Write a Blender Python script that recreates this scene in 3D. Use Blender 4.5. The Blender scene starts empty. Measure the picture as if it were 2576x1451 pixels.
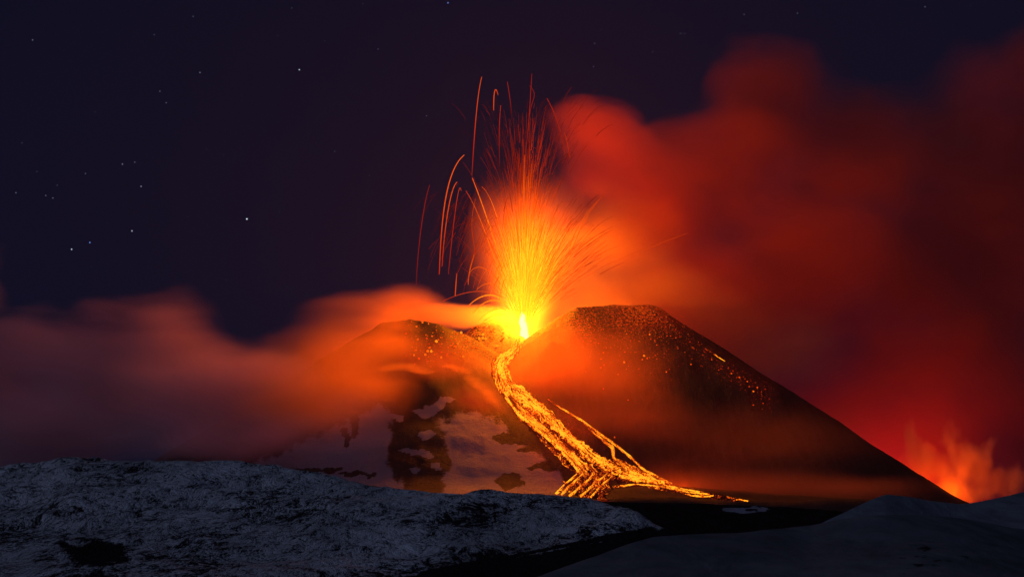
import bpy, math, random
import numpy as np
from mathutils import Vector
from mathutils.bvhtree import BVHTree

scene = bpy.context.scene
COL = scene.collection
random.seed(7)
rng = np.random.default_rng(11)

# ------------------------------------------------------------------ camera, sky, moon, exposure
F = 5000.0                       # focal length counted in pixels of a 2576 wide frame
CX, HY = 1288.0, 1260.0          # principal column, eye-level row
cam_data = bpy.data.cameras.new("camera")
cam_data.sensor_width = 36.0
cam_data.lens = 36.0 * F / 2576.0
cam_data.shift_y = (HY - 725.5) / 2576.0
cam_data.clip_start = 1.0
cam_data.clip_end = 60000.0
cam = bpy.data.objects.new("camera", cam_data)
cam.rotation_euler = (math.radians(90), 0, 0)
COL.objects.link(cam)
scene.camera = cam


def P(px, py, d):
    """world point that lies at distance d along the view direction"""
    return Vector(((px - CX) * d / F, d, (HY - py) * d / F))


world = bpy.data.worlds.new("World")
scene.world = world
world.use_nodes = True
wt = world.node_tree
wt.nodes.clear()
w_out = wt.nodes.new("ShaderNodeOutputWorld")
w_bg = wt.nodes.new("ShaderNodeBackground")
w_bg.inputs["Strength"].default_value = 1.0
w_tc = wt.nodes.new("ShaderNodeTexCoord")
w_sep = wt.nodes.new("ShaderNodeSeparateXYZ")
w_ramp = wt.nodes.new("ShaderNodeValToRGB")
w_ramp.color_ramp.elements[0].position = 0.0
w_ramp.color_ramp.elements[0].color = (0.0014, 0.0044, 0.0150, 1)
w_ramp.color_ramp.elements[1].position = 0.6
w_ramp.color_ramp.elements[1].color = (0.0012, 0.0036, 0.0125, 1)
wt.links.new(w_tc.outputs["Generated"], w_sep.inputs[0])
wt.links.new(w_sep.outputs["Z"], w_ramp.inputs[0])
wt.links.new(w_ramp.outputs[0], w_bg.inputs["Color"])
wt.links.new(w_bg.outputs[0], w_out.inputs["Surface"])

moon_data = bpy.data.lights.new("moonlight", 'SUN')
moon_data.energy = 0.28
moon_data.angle = math.radians(0.5)
moon_data.color = (0.56, 0.64, 1.0)
moon = bpy.data.objects.new("moonlight", moon_data)
moon.rotation_euler = (math.radians(58), 0, math.radians(-38))
COL.objects.link(moon)

scene.view_settings.view_transform = 'Standard'
scene.view_settings.look = 'None'
scene.view_settings.exposure = 0.0
scene.view_settings.gamma = 1.0
scene.view_settings.use_curve_mapping = False
scene.render.engine = 'CYCLES'
cy = scene.cycles
cy.use_denoising = True
cy.max_bounces = 4
cy.diffuse_bounces = 1
cy.glossy_bounces = 1
cy.volume_bounces = 1
cy.transparent_max_bounces = 8
cy.sample_clamp_indirect = 2.0
cy.volume_max_steps = 256
cy.use_adaptive_sampling = True
cy.adaptive_threshold = 0.02


# ------------------------------------------------------------------ helpers
def link(name, mesh, mat=None, parent=None, label=None, cat=None, group=None, kind=None):
    o = bpy.data.objects.new(name, mesh)
    COL.objects.link(o)
    if mat is not None and mesh is not None and len(mesh.materials) == 0:
        mesh.materials.append(mat)
    o.parent = parent
    if label: o["label"] = label
    if cat: o["category"] = cat
    if group: o["group"] = group
    if kind: o["kind"] = kind
    return o


def mesh_np(name, verts, faces, smooth=True, attrs=None):
    me = bpy.data.meshes.new(name)
    me.from_pydata([tuple(v) for v in verts], [], [tuple(f) for f in faces])
    if smooth:
        me.polygons.foreach_set("use_smooth", np.ones(len(me.polygons), dtype=bool))
    for k, a in (attrs or {}).items():
        at = me.attributes.new(k, 'FLOAT', 'POINT')
        at.data.foreach_set("value", np.asarray(a, dtype=np.float32))
    me.update()
    return me


def grid_mesh(name, X, Y, Z, attrs=None):
    nr, nc = X.shape
    v = np.stack([X.ravel(), Y.ravel(), Z.ravel()], 1).astype(np.float32)
    idx = np.arange(nr * nc, dtype=np.int32).reshape(nr, nc)
    f = np.stack([idx[:-1, :-1].ravel(), idx[:-1, 1:].ravel(), idx[1:, 1:].ravel(), idx[1:, :-1].ravel()], 1)
    me = bpy.data.meshes.new(name)
    me.vertices.add(len(v)); me.vertices.foreach_set("co", v.ravel())
    me.loops.add(f.size); me.loops.foreach_set("vertex_index", f.ravel())
    me.polygons.add(len(f)); me.polygons.foreach_set("loop_start", np.arange(0, f.size, 4, dtype=np.int32))
    me.update(calc_edges=True)
    me.polygons.foreach_set("use_smooth", np.ones(len(f), dtype=bool))
    for k, a in (attrs or {}).items():
        at = me.attributes.new(k, 'FLOAT', 'POINT')
        at.data.foreach_set("value", np.asarray(a, dtype=np.float32).ravel())
    return me


def _hash(i, j, s):
    h = (i.astype(np.int64) * 374761393 + j.astype(np.int64) * 668265263 + s * 974634777) & 0x7fffffff
    h = ((h ^ (h >> 13)) * 1274126177) & 0x7fffffff
    return ((h ^ (h >> 16)) & 0xffff) / 65535.0


def vnoise(x, y, s=0):
    i = np.floor(x); j = np.floor(y)
    fx = x - i; fy = y - j
    fx = fx * fx * fx * (fx * (fx * 6 - 15) + 10); fy = fy * fy * fy * (fy * (fy * 6 - 15) + 10)
    i = i.astype(np.int64); j = j.astype(np.int64)
    a = _hash(i, j, s); b = _hash(i + 1, j, s); c = _hash(i, j + 1, s); d = _hash(i + 1, j + 1, s)
    return (a * (1 - fx) + b * fx) * (1 - fy) + (c * (1 - fx) + d * fx) * fy - 0.5


def fbm(x, y, octaves=5, s=0, gain=0.5):
    t = np.zeros_like(x); a = 1.0
    for o in range(octaves):
        t += a * vnoise(x, y, s + o * 17)
        x = x * 2.03 + 13.7; y = y * 2.03 + 5.1; a *= gain
    return t


def smax(a, b, k):
    h = np.clip(0.5 + 0.5 * (a - b) / k, 0, 1)
    return b * (1 - h) + a * h + k * h * (1 - h)


def sstep(a, b, x):
    t = np.clip((x - a) / (b - a), 0, 1)
    return t * t * (3 - 2 * t)


def seg_dist(px, py, poly):
    """distance in the plane to a polyline and the interpolated last value along it"""
    best = np.full(px.shape, 1e9); val = np.zeros(px.shape)
    for (x0, y0, v0), (x1, y1, v1) in zip(poly[:-1], poly[1:]):
        dx, dy = x1 - x0, y1 - y0
        t = np.clip(((px - x0) * dx + (py - y0) * dy) / (dx * dx + dy * dy + 1e-9), 0, 1)
        d = np.hypot(px - x0 - t * dx, py - y0 - t * dy)
        m = d < best
        best = np.where(m, d, best); val = np.where(m, v0 + t * (v1 - v0), val)
    return best, val


def ridge_height(px, py, poly, slope):
    """upper envelope of cones of the given slope standing on a ridge line"""
    best = np.full(px.shape, -1e9)
    for (x0, y0, v0), (x1, y1, v1) in zip(poly[:-1], poly[1:]):
        dx, dy = x1 - x0, y1 - y0
        n = max(2, int(math.hypot(dx, dy) / 2.5))
        for k in range(n + 1):
            t = k / n
            d = np.hypot(px - x0 - t * dx, py - y0 - t * dy)
            best = np.maximum(best, v0 + t * (v1 - v0) - slope * d)
    return best


def in_poly(x, y, poly):
    inside = np.zeros(x.shape, bool)
    n = len(poly)
    for i in range(n):
        x0, y0 = poly[i]; x1, y1 = poly[(i + 1) % n]
        c = ((y0 > y) != (y1 > y)) & (x < (x1 - x0) * (y - y0) / (y1 - y0 + 1e-12) + x0)
        inside ^= c
    return inside


def poly_sd(x, y, poly):
    """signed distance, positive inside"""
    d, _ = seg_dist(x, y, [(a, b, 0) for a, b in poly + [poly[0]]])
    return np.where(in_poly(x, y, poly), d, -d)


# ------------------------------------------------------------------ materials
class NT:
    def __init__(self, name):
        self.mat = bpy.data.materials.new(name)
        self.mat.use_nodes = True
        self.t = self.mat.node_tree
        self.t.nodes.clear()
        self.out = self.t.nodes.new("ShaderNodeOutputMaterial")

    def n(self, kind, **kw):
        nd = self.t.nodes.new(kind)
        for k, v in kw.items():
            setattr(nd, k, v)
        return nd

    def l(self, a, b):
        self.t.links.new(a, b)

    def math(self, op, a, b=None, c=None, clamp=False):
        nd = self.n("ShaderNodeMath", operation=op, use_clamp=clamp)
        for i, v in enumerate((a, b, c)):
            if v is None: continue
            if isinstance(v, (int, float)): nd.inputs[i].default_value = v
            else: self.l(v, nd.inputs[i])
        return nd.outputs[0]

    def vmath(self, op, a, b=None, scale=None):
        nd = self.n("ShaderNodeVectorMath", operation=op)
        for i, v in enumerate((a, b)):
            if v is None: continue
            if isinstance(v, (tuple, list, Vector)): nd.inputs[i].default_value = tuple(v)
            else: self.l(v, nd.inputs[i])
        if scale is not None: nd.inputs["Scale"].default_value = scale
        return nd.outputs["Value"] if op in ('LENGTH', 'DOT_PRODUCT') else nd.outputs["Vector"]

    def obj(self):
        return self.n("ShaderNodeTexCoord").outputs["Object"]

    def noise(self, vec, scale, detail=3, rough=0.5, dist=0.0, out="Fac"):
        nd = self.n("ShaderNodeTexNoise")
        nd.inputs["Scale"].default_value = scale
        nd.inputs["Detail"].default_value = detail
        nd.inputs["Roughness"].default_value = rough
        nd.inputs["Distortion"].default_value = dist
        self.l(vec, nd.inputs["Vector"])
        return nd.outputs[out]

    def voronoi(self, vec, scale, feature='F1', out="Distance", rand=1.0):
        nd = self.n("ShaderNodeTexVoronoi", feature=feature)
        nd.inputs["Scale"].default_value = scale
        nd.inputs["Randomness"].default_value = rand
        self.l(vec, nd.inputs["Vector"])
        return nd.outputs[out]

    def ramp(self, fac, stops, interp='LINEAR'):
        nd = self.n("ShaderNodeValToRGB")
        cr = nd.color_ramp
        cr.interpolation = interp
        cr.elements.remove(cr.elements[1])
        for k, (p, c) in enumerate(stops):
            if k == 0:
                e = cr.elements[0]; e.position = p
            else:
                e = cr.elements.new(p)
            e.color = (c, c, c, 1) if isinstance(c, (int, float)) else (*c, 1)
        self.l(fac, nd.inputs[0])
        return nd.outputs[0]

    def map(self, v, a, b, c, d, interp='LINEAR'):
        nd = self.n("ShaderNodeMapRange", interpolation_type=interp)
        self.l(v, nd.inputs[0])
        for i, k in enumerate((a, b, c, d)): nd.inputs[i + 1].default_value = k
        return nd.outputs[0]

    def attr(self, name):
        return self.n("ShaderNodeAttribute", attribute_name=name).outputs["Fac"]

    def mixc(self, f, a, b):
        nd = self.n("ShaderNodeMix", data_type='RGBA')
        self.l(f, nd.inputs[0])
        for i, v in ((6, a), (7, b)):
            if isinstance(v, tuple): nd.inputs[i].default_value = (*v, 1)
            else: self.l(v, nd.inputs[i])
        return nd.outputs[2]

    def scale_vec(self, vec, s):
        return self.vmath('MULTIPLY', vec, s)


HEAT_STOPS = [(0.0, (0.0, 0.0, 0.0)), (0.22, (0.10, 0.004, 0.001)), (0.42, (0.50, 0.020, 0.001)),
              (0.62, (1.0, 0.115, 0.003)), (0.80, (1.2, 0.22, 0.004)), (1.0, (1.6, 0.60, 0.022))]


def no_light_sampling(mat):
    mat.cycles.emission_sampling = 'NONE'


def ground_material(name, snow_col, rock_col, sx, sy, rock_bias, fine=1.0, relief=0.35, patch_scale=0.02, ripple=0.0):
    """snow lying between dark lava rock; attribute 'rock' pushes the cover towards bare rock"""
    m = NT(name)
    p = m.scale_vec(m.obj(), (sx, sy, 1.0))
    warp = m.noise(p, 0.05, 2, 0.5, out="Color")
    w = m.vmath('SCALE', m.vmath('SUBTRACT', warp, (0.5, 0.5, 0.5)), scale=14.0)
    q = m.vmath('ADD', p, w)
    big = m.noise(q, patch_scale, 3, 0.55)
    mid = m.noise(q, 0.16 * fine, 4, 0.62, 0.6)
    small = m.noise(q, 0.75 * fine, 3, 0.6)
    s = m.math('MULTIPLY_ADD', big, 0.50, m.math('MULTIPLY_ADD', mid, 1.05, m.math('MULTIPLY', small, 0.62)))
    s = m.math('SUBTRACT', m.math('ADD', s, rock_bias), m.math('MULTIPLY', m.attr("rock"), 1.2))
    rid = m.math('ABSOLUTE', m.math('SUBTRACT', m.noise(q, 0.42 * fine, 3, 0.55, 1.2), 0.5))
    s = m.math('ADD', s, m.map(rid, 0.0, 0.07, -ripple, ripple * 0.35))
    cover = m.map(s, 0.94, 1.20, 0.0, 1.0, 'SMOOTHSTEP')
    tint = m.map(m.math('MULTIPLY_ADD', m.noise(q, 0.3 * fine, 3, 0.6), 0.5, m.math('MULTIPLY', m.noise(p, 0.035, 4, 0.6), 0.8)), 0.48, 0.82, 0.0, 1.0)
    snow = m.mixc(tint, tuple(c * 0.55 for c in snow_col), tuple(c * 1.1 for c in snow_col))
    rock = m.mixc(small, tuple(c * 0.5 for c in rock_col), rock_col)
    col = m.mixc(cover, rock, snow)
    b = m.n("ShaderNodeBsdfPrincipled")
    m.l(col, b.inputs["Base Color"])
    b.inputs["Roughness"].default_value = 0.85
    b.inputs["Specular IOR Level"].default_value = 0.0
    bump = m.n("ShaderNodeBump")
    bump.inputs["Strength"].default_value = 0.8
    bump.inputs["Distance"].default_value = relief
    m.l(m.math('ADD', m.math('MULTIPLY', mid, 2.0), small), bump.inputs["Height"])
    m.l(bump.outputs[0], b.inputs["Normal"])
    m.l(b.outputs[0], m.out.inputs["Surface"])
    return m.mat


def volcano_material():
    m = NT("cinder_and_snow")
    p = m.obj()
    n1 = m.noise(p, 0.035, 5, 0.6)
    n2 = m.noise(p, 0.3, 4, 0.65)
    n3 = m.noise(p, 1.1, 2, 0.6)
    gull = m.noise(m.scale_vec(p, (0.12, 0.02, 0.02)), 1.0, 4, 0.6)
    rock = m.mixc(n2, (0.018, 0.016, 0.016), (0.042, 0.037, 0.035))
    rock = m.mixc(m.map(gull, 0.36, 0.70, 0, 1), rock, (0.046, 0.041, 0.039))
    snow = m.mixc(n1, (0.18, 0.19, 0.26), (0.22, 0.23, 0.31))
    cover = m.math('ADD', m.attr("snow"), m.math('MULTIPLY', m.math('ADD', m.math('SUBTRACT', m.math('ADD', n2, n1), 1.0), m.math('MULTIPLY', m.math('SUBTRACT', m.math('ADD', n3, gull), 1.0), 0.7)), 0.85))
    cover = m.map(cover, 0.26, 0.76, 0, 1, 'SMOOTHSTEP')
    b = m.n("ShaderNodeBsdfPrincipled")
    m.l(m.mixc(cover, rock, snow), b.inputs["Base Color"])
    b.inputs["Roughness"].default_value = 0.9
    b.inputs["Specular IOR Level"].default_value = 0.02
    bump = m.n("ShaderNodeBump")
    bump.inputs["Strength"].default_value = 1.0
    bump.inputs["Distance"].default_value = 1.6
    m.l(m.math('ADD', m.math('MULTIPLY', n2, 1.6), n3), bump.inputs["Height"])
    m.l(bump.outputs[0], b.inputs["Normal"])
    # fresh glowing spatter on the upper slopes, with painted red smoke glow
    heat = m.attr("spatter")
    cell = m.voronoi(m.scale_vec(p, (1.0, 0.6, 0.75)), 0.60)
    rnd = m.n("ShaderNodeTexVoronoi", feature='F1')
    rnd.inputs["Scale"].default_value = 0.60
    m.l(m.scale_vec(p, (1.0, 0.6, 0.75)), rnd.inputs["Vector"])
    sepc = m.n("ShaderNodeSeparateColor")
    m.l(rnd.outputs["Color"], sepc.inputs[0])
    spot = m.map(cell, 0.18, 0.42, 1.0, 0.0, 'SMOOTHSTEP')
    on = m.math('GREATER_THAN', heat, sepc.outputs[0])
    hot = m.math('MULTIPLY', m.math('MULTIPLY', spot, on), m.math('MULTIPLY_ADD', sepc.outputs[1], 0.42, 0.26))
    base_glow = m.math('MULTIPLY', m.math('MULTIPLY', heat, m.map(n2, 0.42, 0.62, 0.0, 1.0)), 0.62)  # emission between the spots, also standing in for reddish smoke haze
    hot = m.math('MAXIMUM', m.math('MULTIPLY', hot, m.map(heat, 0.0, 0.7, 0.62, 1.0)), base_glow)
    e = m.n("ShaderNodeEmission")
    m.l(m.ramp(hot, HEAT_STOPS), e.inputs["Color"])
    e.inputs["Strength"].default_value = 0.8
    add = m.n("ShaderNodeAddShader")
    m.l(b.outputs[0], add.inputs[0]); m.l(e.outputs[0], add.inputs[1])
    m.l(add.outputs[0], m.out.inputs["Surface"])
    no_light_sampling(m.mat)
    return m.mat


def lava_material(name, gain, bias, cell=0.7, stretch=0.12):
    """moving lava: hot melt between rafts of dark crust drawn out along the flow (attributes: across, along, warmth)"""
    m = NT(name)
    cmb = m.n("ShaderNodeCombineXYZ")
    m.l(m.attr("across"), cmb.inputs[0]); m.l(m.attr("along"), cmb.inputs[1])
    v = cmb.outputs[0]
    wob = m.vmath('SCALE', m.vmath('SUBTRACT', m.noise(v, 0.05, 2, 0.5, out="Color"), (0.5, 0.5, 0.5)), scale=4.0)
    vw = m.vmath('ADD', v, wob)
    streak = m.noise(m.scale_vec(vw, (1.0, stretch, 1.0)), 0.48, 4, 0.65)
    fine_streak = m.noise(m.scale_vec(vw, (1.0, stretch * 2.5, 1.0)), 1.3, 3, 0.65)
    blot = m.noise(m.scale_vec(vw, (1.0, 0.6, 1.0)), cell, 4, 0.7)
    raft = m.noise(m.scale_vec(vw, (1.0, 0.35, 1.0)), 0.09, 3, 0.6)
    h = m.math('MULTIPLY_ADD', streak, 0.95, m.math('MULTIPLY_ADD', blot, 1.4, m.math('MULTIPLY_ADD', fine_streak, 0.55, m.math('MULTIPLY', raft, 1.3))))
    h = m.math('MULTIPLY_ADD', m.math('ADD', h, -2.1), gain, bias)
    h = m.math('ADD', h, m.math('ADD', m.attr("warmth"), 0.0), clamp=True)
    e = m.n("ShaderNodeEmission")
    m.l(m.ramp(h, HEAT_STOPS), e.inputs["Color"])
    e.inputs["Strength"].default_value = 1.0
    d = m.n("ShaderNodeBsdfPrincipled")
    d.inputs["Base Color"].default_value = (0.02, 0.017, 0.016, 1)
    d.inputs["Roughness"].default_value = 0.8
    d.inputs["Specular IOR Level"].default_value = 0.0
    add = m.n("ShaderNodeAddShader")
    m.l(d.outputs[0], add.inputs[0]); m.l(e.outputs[0], add.inputs[1])
    m.l(add.outputs[0], m.out.inputs["Surface"])
    no_light_sampling(m.mat)
    return m.mat


def heat_material(name, strength=1.0):
    """incandescent melt: colour follows the vertex attribute 'glow' (its temperature)"""
    m = NT(name)
    e = m.n("ShaderNodeEmission")
    m.l(m.ramp(m.attr("glow"), HEAT_STOPS), e.inputs["Color"])
    e.inputs["Strength"].default_value = strength
    m.l(e.outputs[0], m.out.inputs["Surface"])
    no_light_sampling(m.mat)
    return m.mat


def glow_material(name, color, strength):
    m = NT(name)
    e = m.n("ShaderNodeEmission")
    e.inputs["Color"].default_value = (*color, 1)
    e.inputs["Strength"].default_value = strength
    m.l(e.outputs[0], m.out.inputs["Surface"])
    no_light_sampling(m.mat)
    return m.mat


def smoke_material(name, blobs, color, density, nscale, namp, gain, stretch=(1, 1, 1), warp=40.0, wscale=0.006, aniso=0.1, step=1.0, bias=0.0, soft=0.15):
    m = NT(name)
    p = m.obj()
    ps = m.scale_vec(p, stretch)
    if warp:
        wob = m.vmath('SCALE', m.vmath('SUBTRACT', m.noise(ps, wscale, 2, 0.5, out="Color"), (0.5, 0.5, 0.5)), scale=warp * 2)
        pw = m.vmath('ADD', p, wob)
    else:
        pw = p
    acc = None
    for c, r, w in blobs:
        q = m.vmath('MULTIPLY', m.vmath('SUBTRACT', pw, tuple(c)), tuple(1.0 / k for k in r))
        g = m.math('MULTIPLY_ADD', m.vmath('LENGTH', q), -w, w)
        acc = g if acc is None else m.math('SMOOTH_MAX', acc, g, soft)
    n = m.noise(ps, nscale, 4, 0.6, 0.4)
    d = m.math('ADD', m.math('MULTIPLY_ADD', acc, gain, bias), m.math('MULTIPLY', m.math('SUBTRACT', n, 0.5), namp))
    d = m.math('MULTIPLY', m.map(d, 0.0, 1.0, 0.0, 1.0, 'SMOOTHSTEP'), m.map(acc, 0.0, 0.12, 0.0, 1.0, 'SMOOTHSTEP'))
    v = m.n("ShaderNodeVolumePrincipled")
    v.inputs["Color"].default_value = (*color, 1)
    v.inputs["Anisotropy"].default_value = aniso
    m.l(m.math('MULTIPLY', d, density), v.inputs["Density"])
    m.l(v.outputs[0], m.out.inputs["Volume"])
    m.mat.cycles.volume_step_rate = step
    return m.mat


ICO = None


def ico(sub):
    import bmesh
    bm = bmesh.new()
    bmesh.ops.create_icosphere(bm, subdivisions=sub, radius=1.0)
    v = np.array([x.co[:] for x in bm.verts]); f = np.array([[y.index for y in x.verts] for x in bm.faces])
    bm.free()
    return v, f


def cloud_hull(name, blobs, pad, voxel):
    """one closed skin round a heap of puffs"""
    v0, f0 = ico(3)
    V, Fc, k = [], [], 0
    for c, r, w in blobs:
        V.append(v0 * (np.array(r) * 1.02 + pad) + np.array(c)); Fc.append(f0 + k); k += len(v0)
    me = mesh_np(name + "_tmp", np.concatenate(V), np.concatenate(Fc), smooth=False)
    o = bpy.data.objects.new(name + "_tmp", me)
    COL.objects.link(o)
    md = o.modifiers.new("r", 'REMESH'); md.mode = 'VOXEL'; md.voxel_size = voxel
    dg = bpy.context.evaluated_depsgraph_get()
    res = bpy.data.meshes.new_from_object(o.evaluated_get(dg))
    bpy.data.objects.remove(o); bpy.data.meshes.remove(me)
    res.name = name
    return res


def smoke(name, pix, label, cat, pad=None, voxel=14, kind=None, group=None, **kw):
    """pix: (px, py, distance, radius x, radius z, depth radius in metres, weight)"""
    blobs = []
    for px, py, d, rx, rz, ry, w in pix:
        k = d / F
        blobs.append((P(px, py, d), (rx * k, ry, rz * k), w))
    warp = kw.get("warp", 40.0)
    me = cloud_hull(name, blobs, (warp * 0.75) if pad is None else pad, voxel)
    mat = smoke_material(name + "_vapour", blobs, **kw)
    me.materials.clear()
    return link(name, me, mat, label=label, cat=cat, kind=kind, group=group)


# ------------------------------------------------------------------ the volcano
def W3(px, py, d):
    p = P(px, py, d); return (p.x, p.y, p.z)


RIDGE_R = [W3(1326, 850, 2440), W3(1400, 803, 2450), W3(1452, 770, 2470), W3(1545, 766, 2500), W3(1632, 768, 2530)]
RIDGE_R2 = [W3(1632, 768, 2530), W3(1660, 775, 2570)]
RIDGE_N = [W3(1303, 905, 2402), W3(1340, 876, 2392), W3(1385, 858, 2388), W3(1430, 874, 2384)]
RIDGE_L = [W3(1215, 876, 2428), W3(1170, 838, 2420), W3(1100, 814, 2415), W3(1030, 803, 2415), W3(960, 812, 2425), W3(850, 880, 2450)]
RIDGE_E = [W3(1175, 836, 2470), W3(1210, 814, 2480), W3(1242, 801, 2492), W3(1262, 815, 2495), W3(1300, 858, 2490)]


def base_height(x, y):
    b = 7.0 - 0.030 * (2080 - y) * (y < 2080) - 0.012 * np.maximum(0, y - 2600)
    b = b - 16.0 * sstep(330, 520, x)
    b = b + 5.0 * fbm(x / 120.0, y / 120.0, 4, 3)
    # mound the lava toe has built at the foot
    b = b + 7.5 * np.exp(-(((x - 165) / 95.0) ** 2 + ((y - 2040) / 60.0) ** 2))
    return b


def volcano_height(x, y):
    r = ridge_height(x, y, RIDGE_R, 0.655)
    r = np.maximum(r, ridge_height(x, y, RIDGE_R2, 0.655))
    n = ridge_height(x, y, RIDGE_N, 0.70)
    l = ridge_height(x, y, RIDGE_L, 0.62)
    e = ridge_height(x, y, RIDGE_E, 0.62)
    h = np.maximum(np.maximum(smax(r, n, 3.0), l), e)
    # concave foot
    b = base_height(x, y)
    h = smax(h, b, 22.0)
    up = sstep(10, 60, h)
    h = h + (1.0 + 0.5 * up) * 1.9 * fbm(x / 46.0, y / 60.0, 5, 21) + up * 0.55 * fbm(x / 9.0, y / 40.0, 3, 55)
    edge = np.minimum(np.minimum(x + 780, 940 - x), np.minimum(y - 1840, 3050 - y))
    h = h * sstep(0, 90, edge) - 40.0 * (1 - sstep(0, 90, edge))
    return h


vx = np.arange(-780, 941, 2.3); vy = np.arange(1840, 3051, 2.3)
VX, VY = np.meshgrid(vx, vy)
VZ = volcano_height(VX, VY)
# where things lie on the slope, measured on the front face of the cone (x against height)
SX = VX * F / VY + CX; SY = HY - VZ * F / VY     # same metres, only counted from the summit scale
wobx = SX + 26 * fbm(SX / 30.0, SY / 30.0, 4, 71); woby = SY + 18 * fbm(SX / 26.0, SY / 26.0, 4, 91)
snow_a = poly_sd(wobx, woby, [(560, 1230), (700, 1150), (860, 1075), (960, 1030), (975, 1085), (962, 1140), (990, 1230)])
snow_b = poly_sd(wobx, woby, [(1118, 1240), (1140, 1150), (1112, 1075), (1150, 1050), (1225, 1060), (1300, 1120), (1345, 1160), (1400, 1200), (1405, 1250)])
snow_c = poly_sd(wobx, woby, [(1035, 1038), (1080, 1020), (1112, 995), (1135, 1000), (1118, 1030), (1075, 1050)])
snow = np.maximum.reduce([sstep(-34, 26, snow_a), sstep(-34, 26, snow_b), sstep(-7, 7, snow_c)])
for cx_, cy_, rx_, ry_ in ((1072, 1096, 20, 9), (1030, 1132, 26, 6), (1062, 1142, 18, 8), (1090, 1176, 12, 8), (1050, 1178, 14, 6), (985, 1048, 22, 6), (1310, 1150, 18, 5)):
    snow = np.maximum(snow, sstep(1.5, 0.5, ((wobx - cx_) / rx_) ** 2 + ((woby - cy_) / ry_) ** 2))
for cx_, cy_, rx_, ry_ in ((1285, 1212, 36, 22), (1370, 1175, 46, 10), (800, 1180, 80, 12), (905, 1195, 60, 7), (1300, 1105, 60, 9), (1255, 1100, 20, 8), (1340, 1130, 50, 9), (900, 1060, 16, 40), (870, 1100, 10, 30)):
    snow = snow * sstep(0.5, 1.4, ((wobx - cx_) / rx_) ** 2 + ((woby - cy_) / ry_) ** 2)
spat = 0.95 * np.exp(-(((SX - 1600) / 120.0) ** 2 + ((SY - 790) / 55.0) ** 2))
spat = np.maximum(spat, 0.80 * np.exp(-(((SX - 1450) / 110.0) ** 2 + ((SY - 800) / 60.0) ** 2)))
d_, _ = seg_dist(SX, SY, [(1640, 790, 0), (1760, 880, 0), (1930, 985, 0)])
spat = np.maximum(spat, 0.15 * np.exp(-(d_ / 30.0) ** 2))
spat = np.maximum(spat, 0.16 * np.exp(-(((SX - 1620) / 150.0) ** 2 + ((SY - 890) / 60.0) ** 2)))
d_, _ = seg_dist(SX, SY, [(1175, 832, 0), (1240, 815, 0), (1290, 870, 0), (1250, 880, 0)])
spat = np.maximum(spat, 0.95 * np.exp(-(d_ / 26.0) ** 2))
d_, _ = seg_dist(SX, SY, [(1040, 830, 0), (1130, 850, 0), (1200, 880, 0)])
spat = np.maximum(spat, 0.10 * np.exp(-(d_ / 40.0) ** 2))
spat = spat * (VY < 2600)
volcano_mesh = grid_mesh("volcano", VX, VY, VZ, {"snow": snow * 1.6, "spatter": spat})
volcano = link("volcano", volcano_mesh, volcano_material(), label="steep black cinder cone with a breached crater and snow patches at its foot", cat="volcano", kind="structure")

vv = np.stack([VX.ravel(), VY.ravel(), VZ.ravel()], 1)
ii = np.arange(VX.size).reshape(VX.shape)
vf = np.stack([ii[:-1, :-1].ravel(), ii[:-1, 1:].ravel(), ii[1:, 1:].ravel(), ii[1:, :-1].ravel()], 1)
BVH = BVHTree.FromPolygons(vv.tolist(), vf.tolist())


def on_slope(px, py):
    """the spot on the volcano's surface in this direction"""
    v = Vector(((px - CX) / F, 1.0, (HY - py) / F)).normalized()
    loc, nor, _, _ = BVH.ray_cast(Vector((0, 0, 0)), v)
    return loc, nor


# ------------------------------------------------------------------ ground and the nearer hills
gx, gy = np.meshgrid(np.linspace(-2900, 2900, 120), np.linspace(-400, 5200, 140))
gz = -26 + 3.0 * fbm(gx / 400.0, gy / 400.0, 4, 5)
gz = np.where(gy < 120, np.minimum(gz, -12), gz)
ash = ground_material("ash_plain", (0.22, 0.22, 0.25), (0.03, 0.028, 0.028), 1, 0.4, 0.0)
link("ground", grid_mesh("ground", gx, gy, gz, {"rock": np.zeros(gx.shape)}), ash, kind="structure", label="dark ash plain round the volcano", cat="ground")


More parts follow.
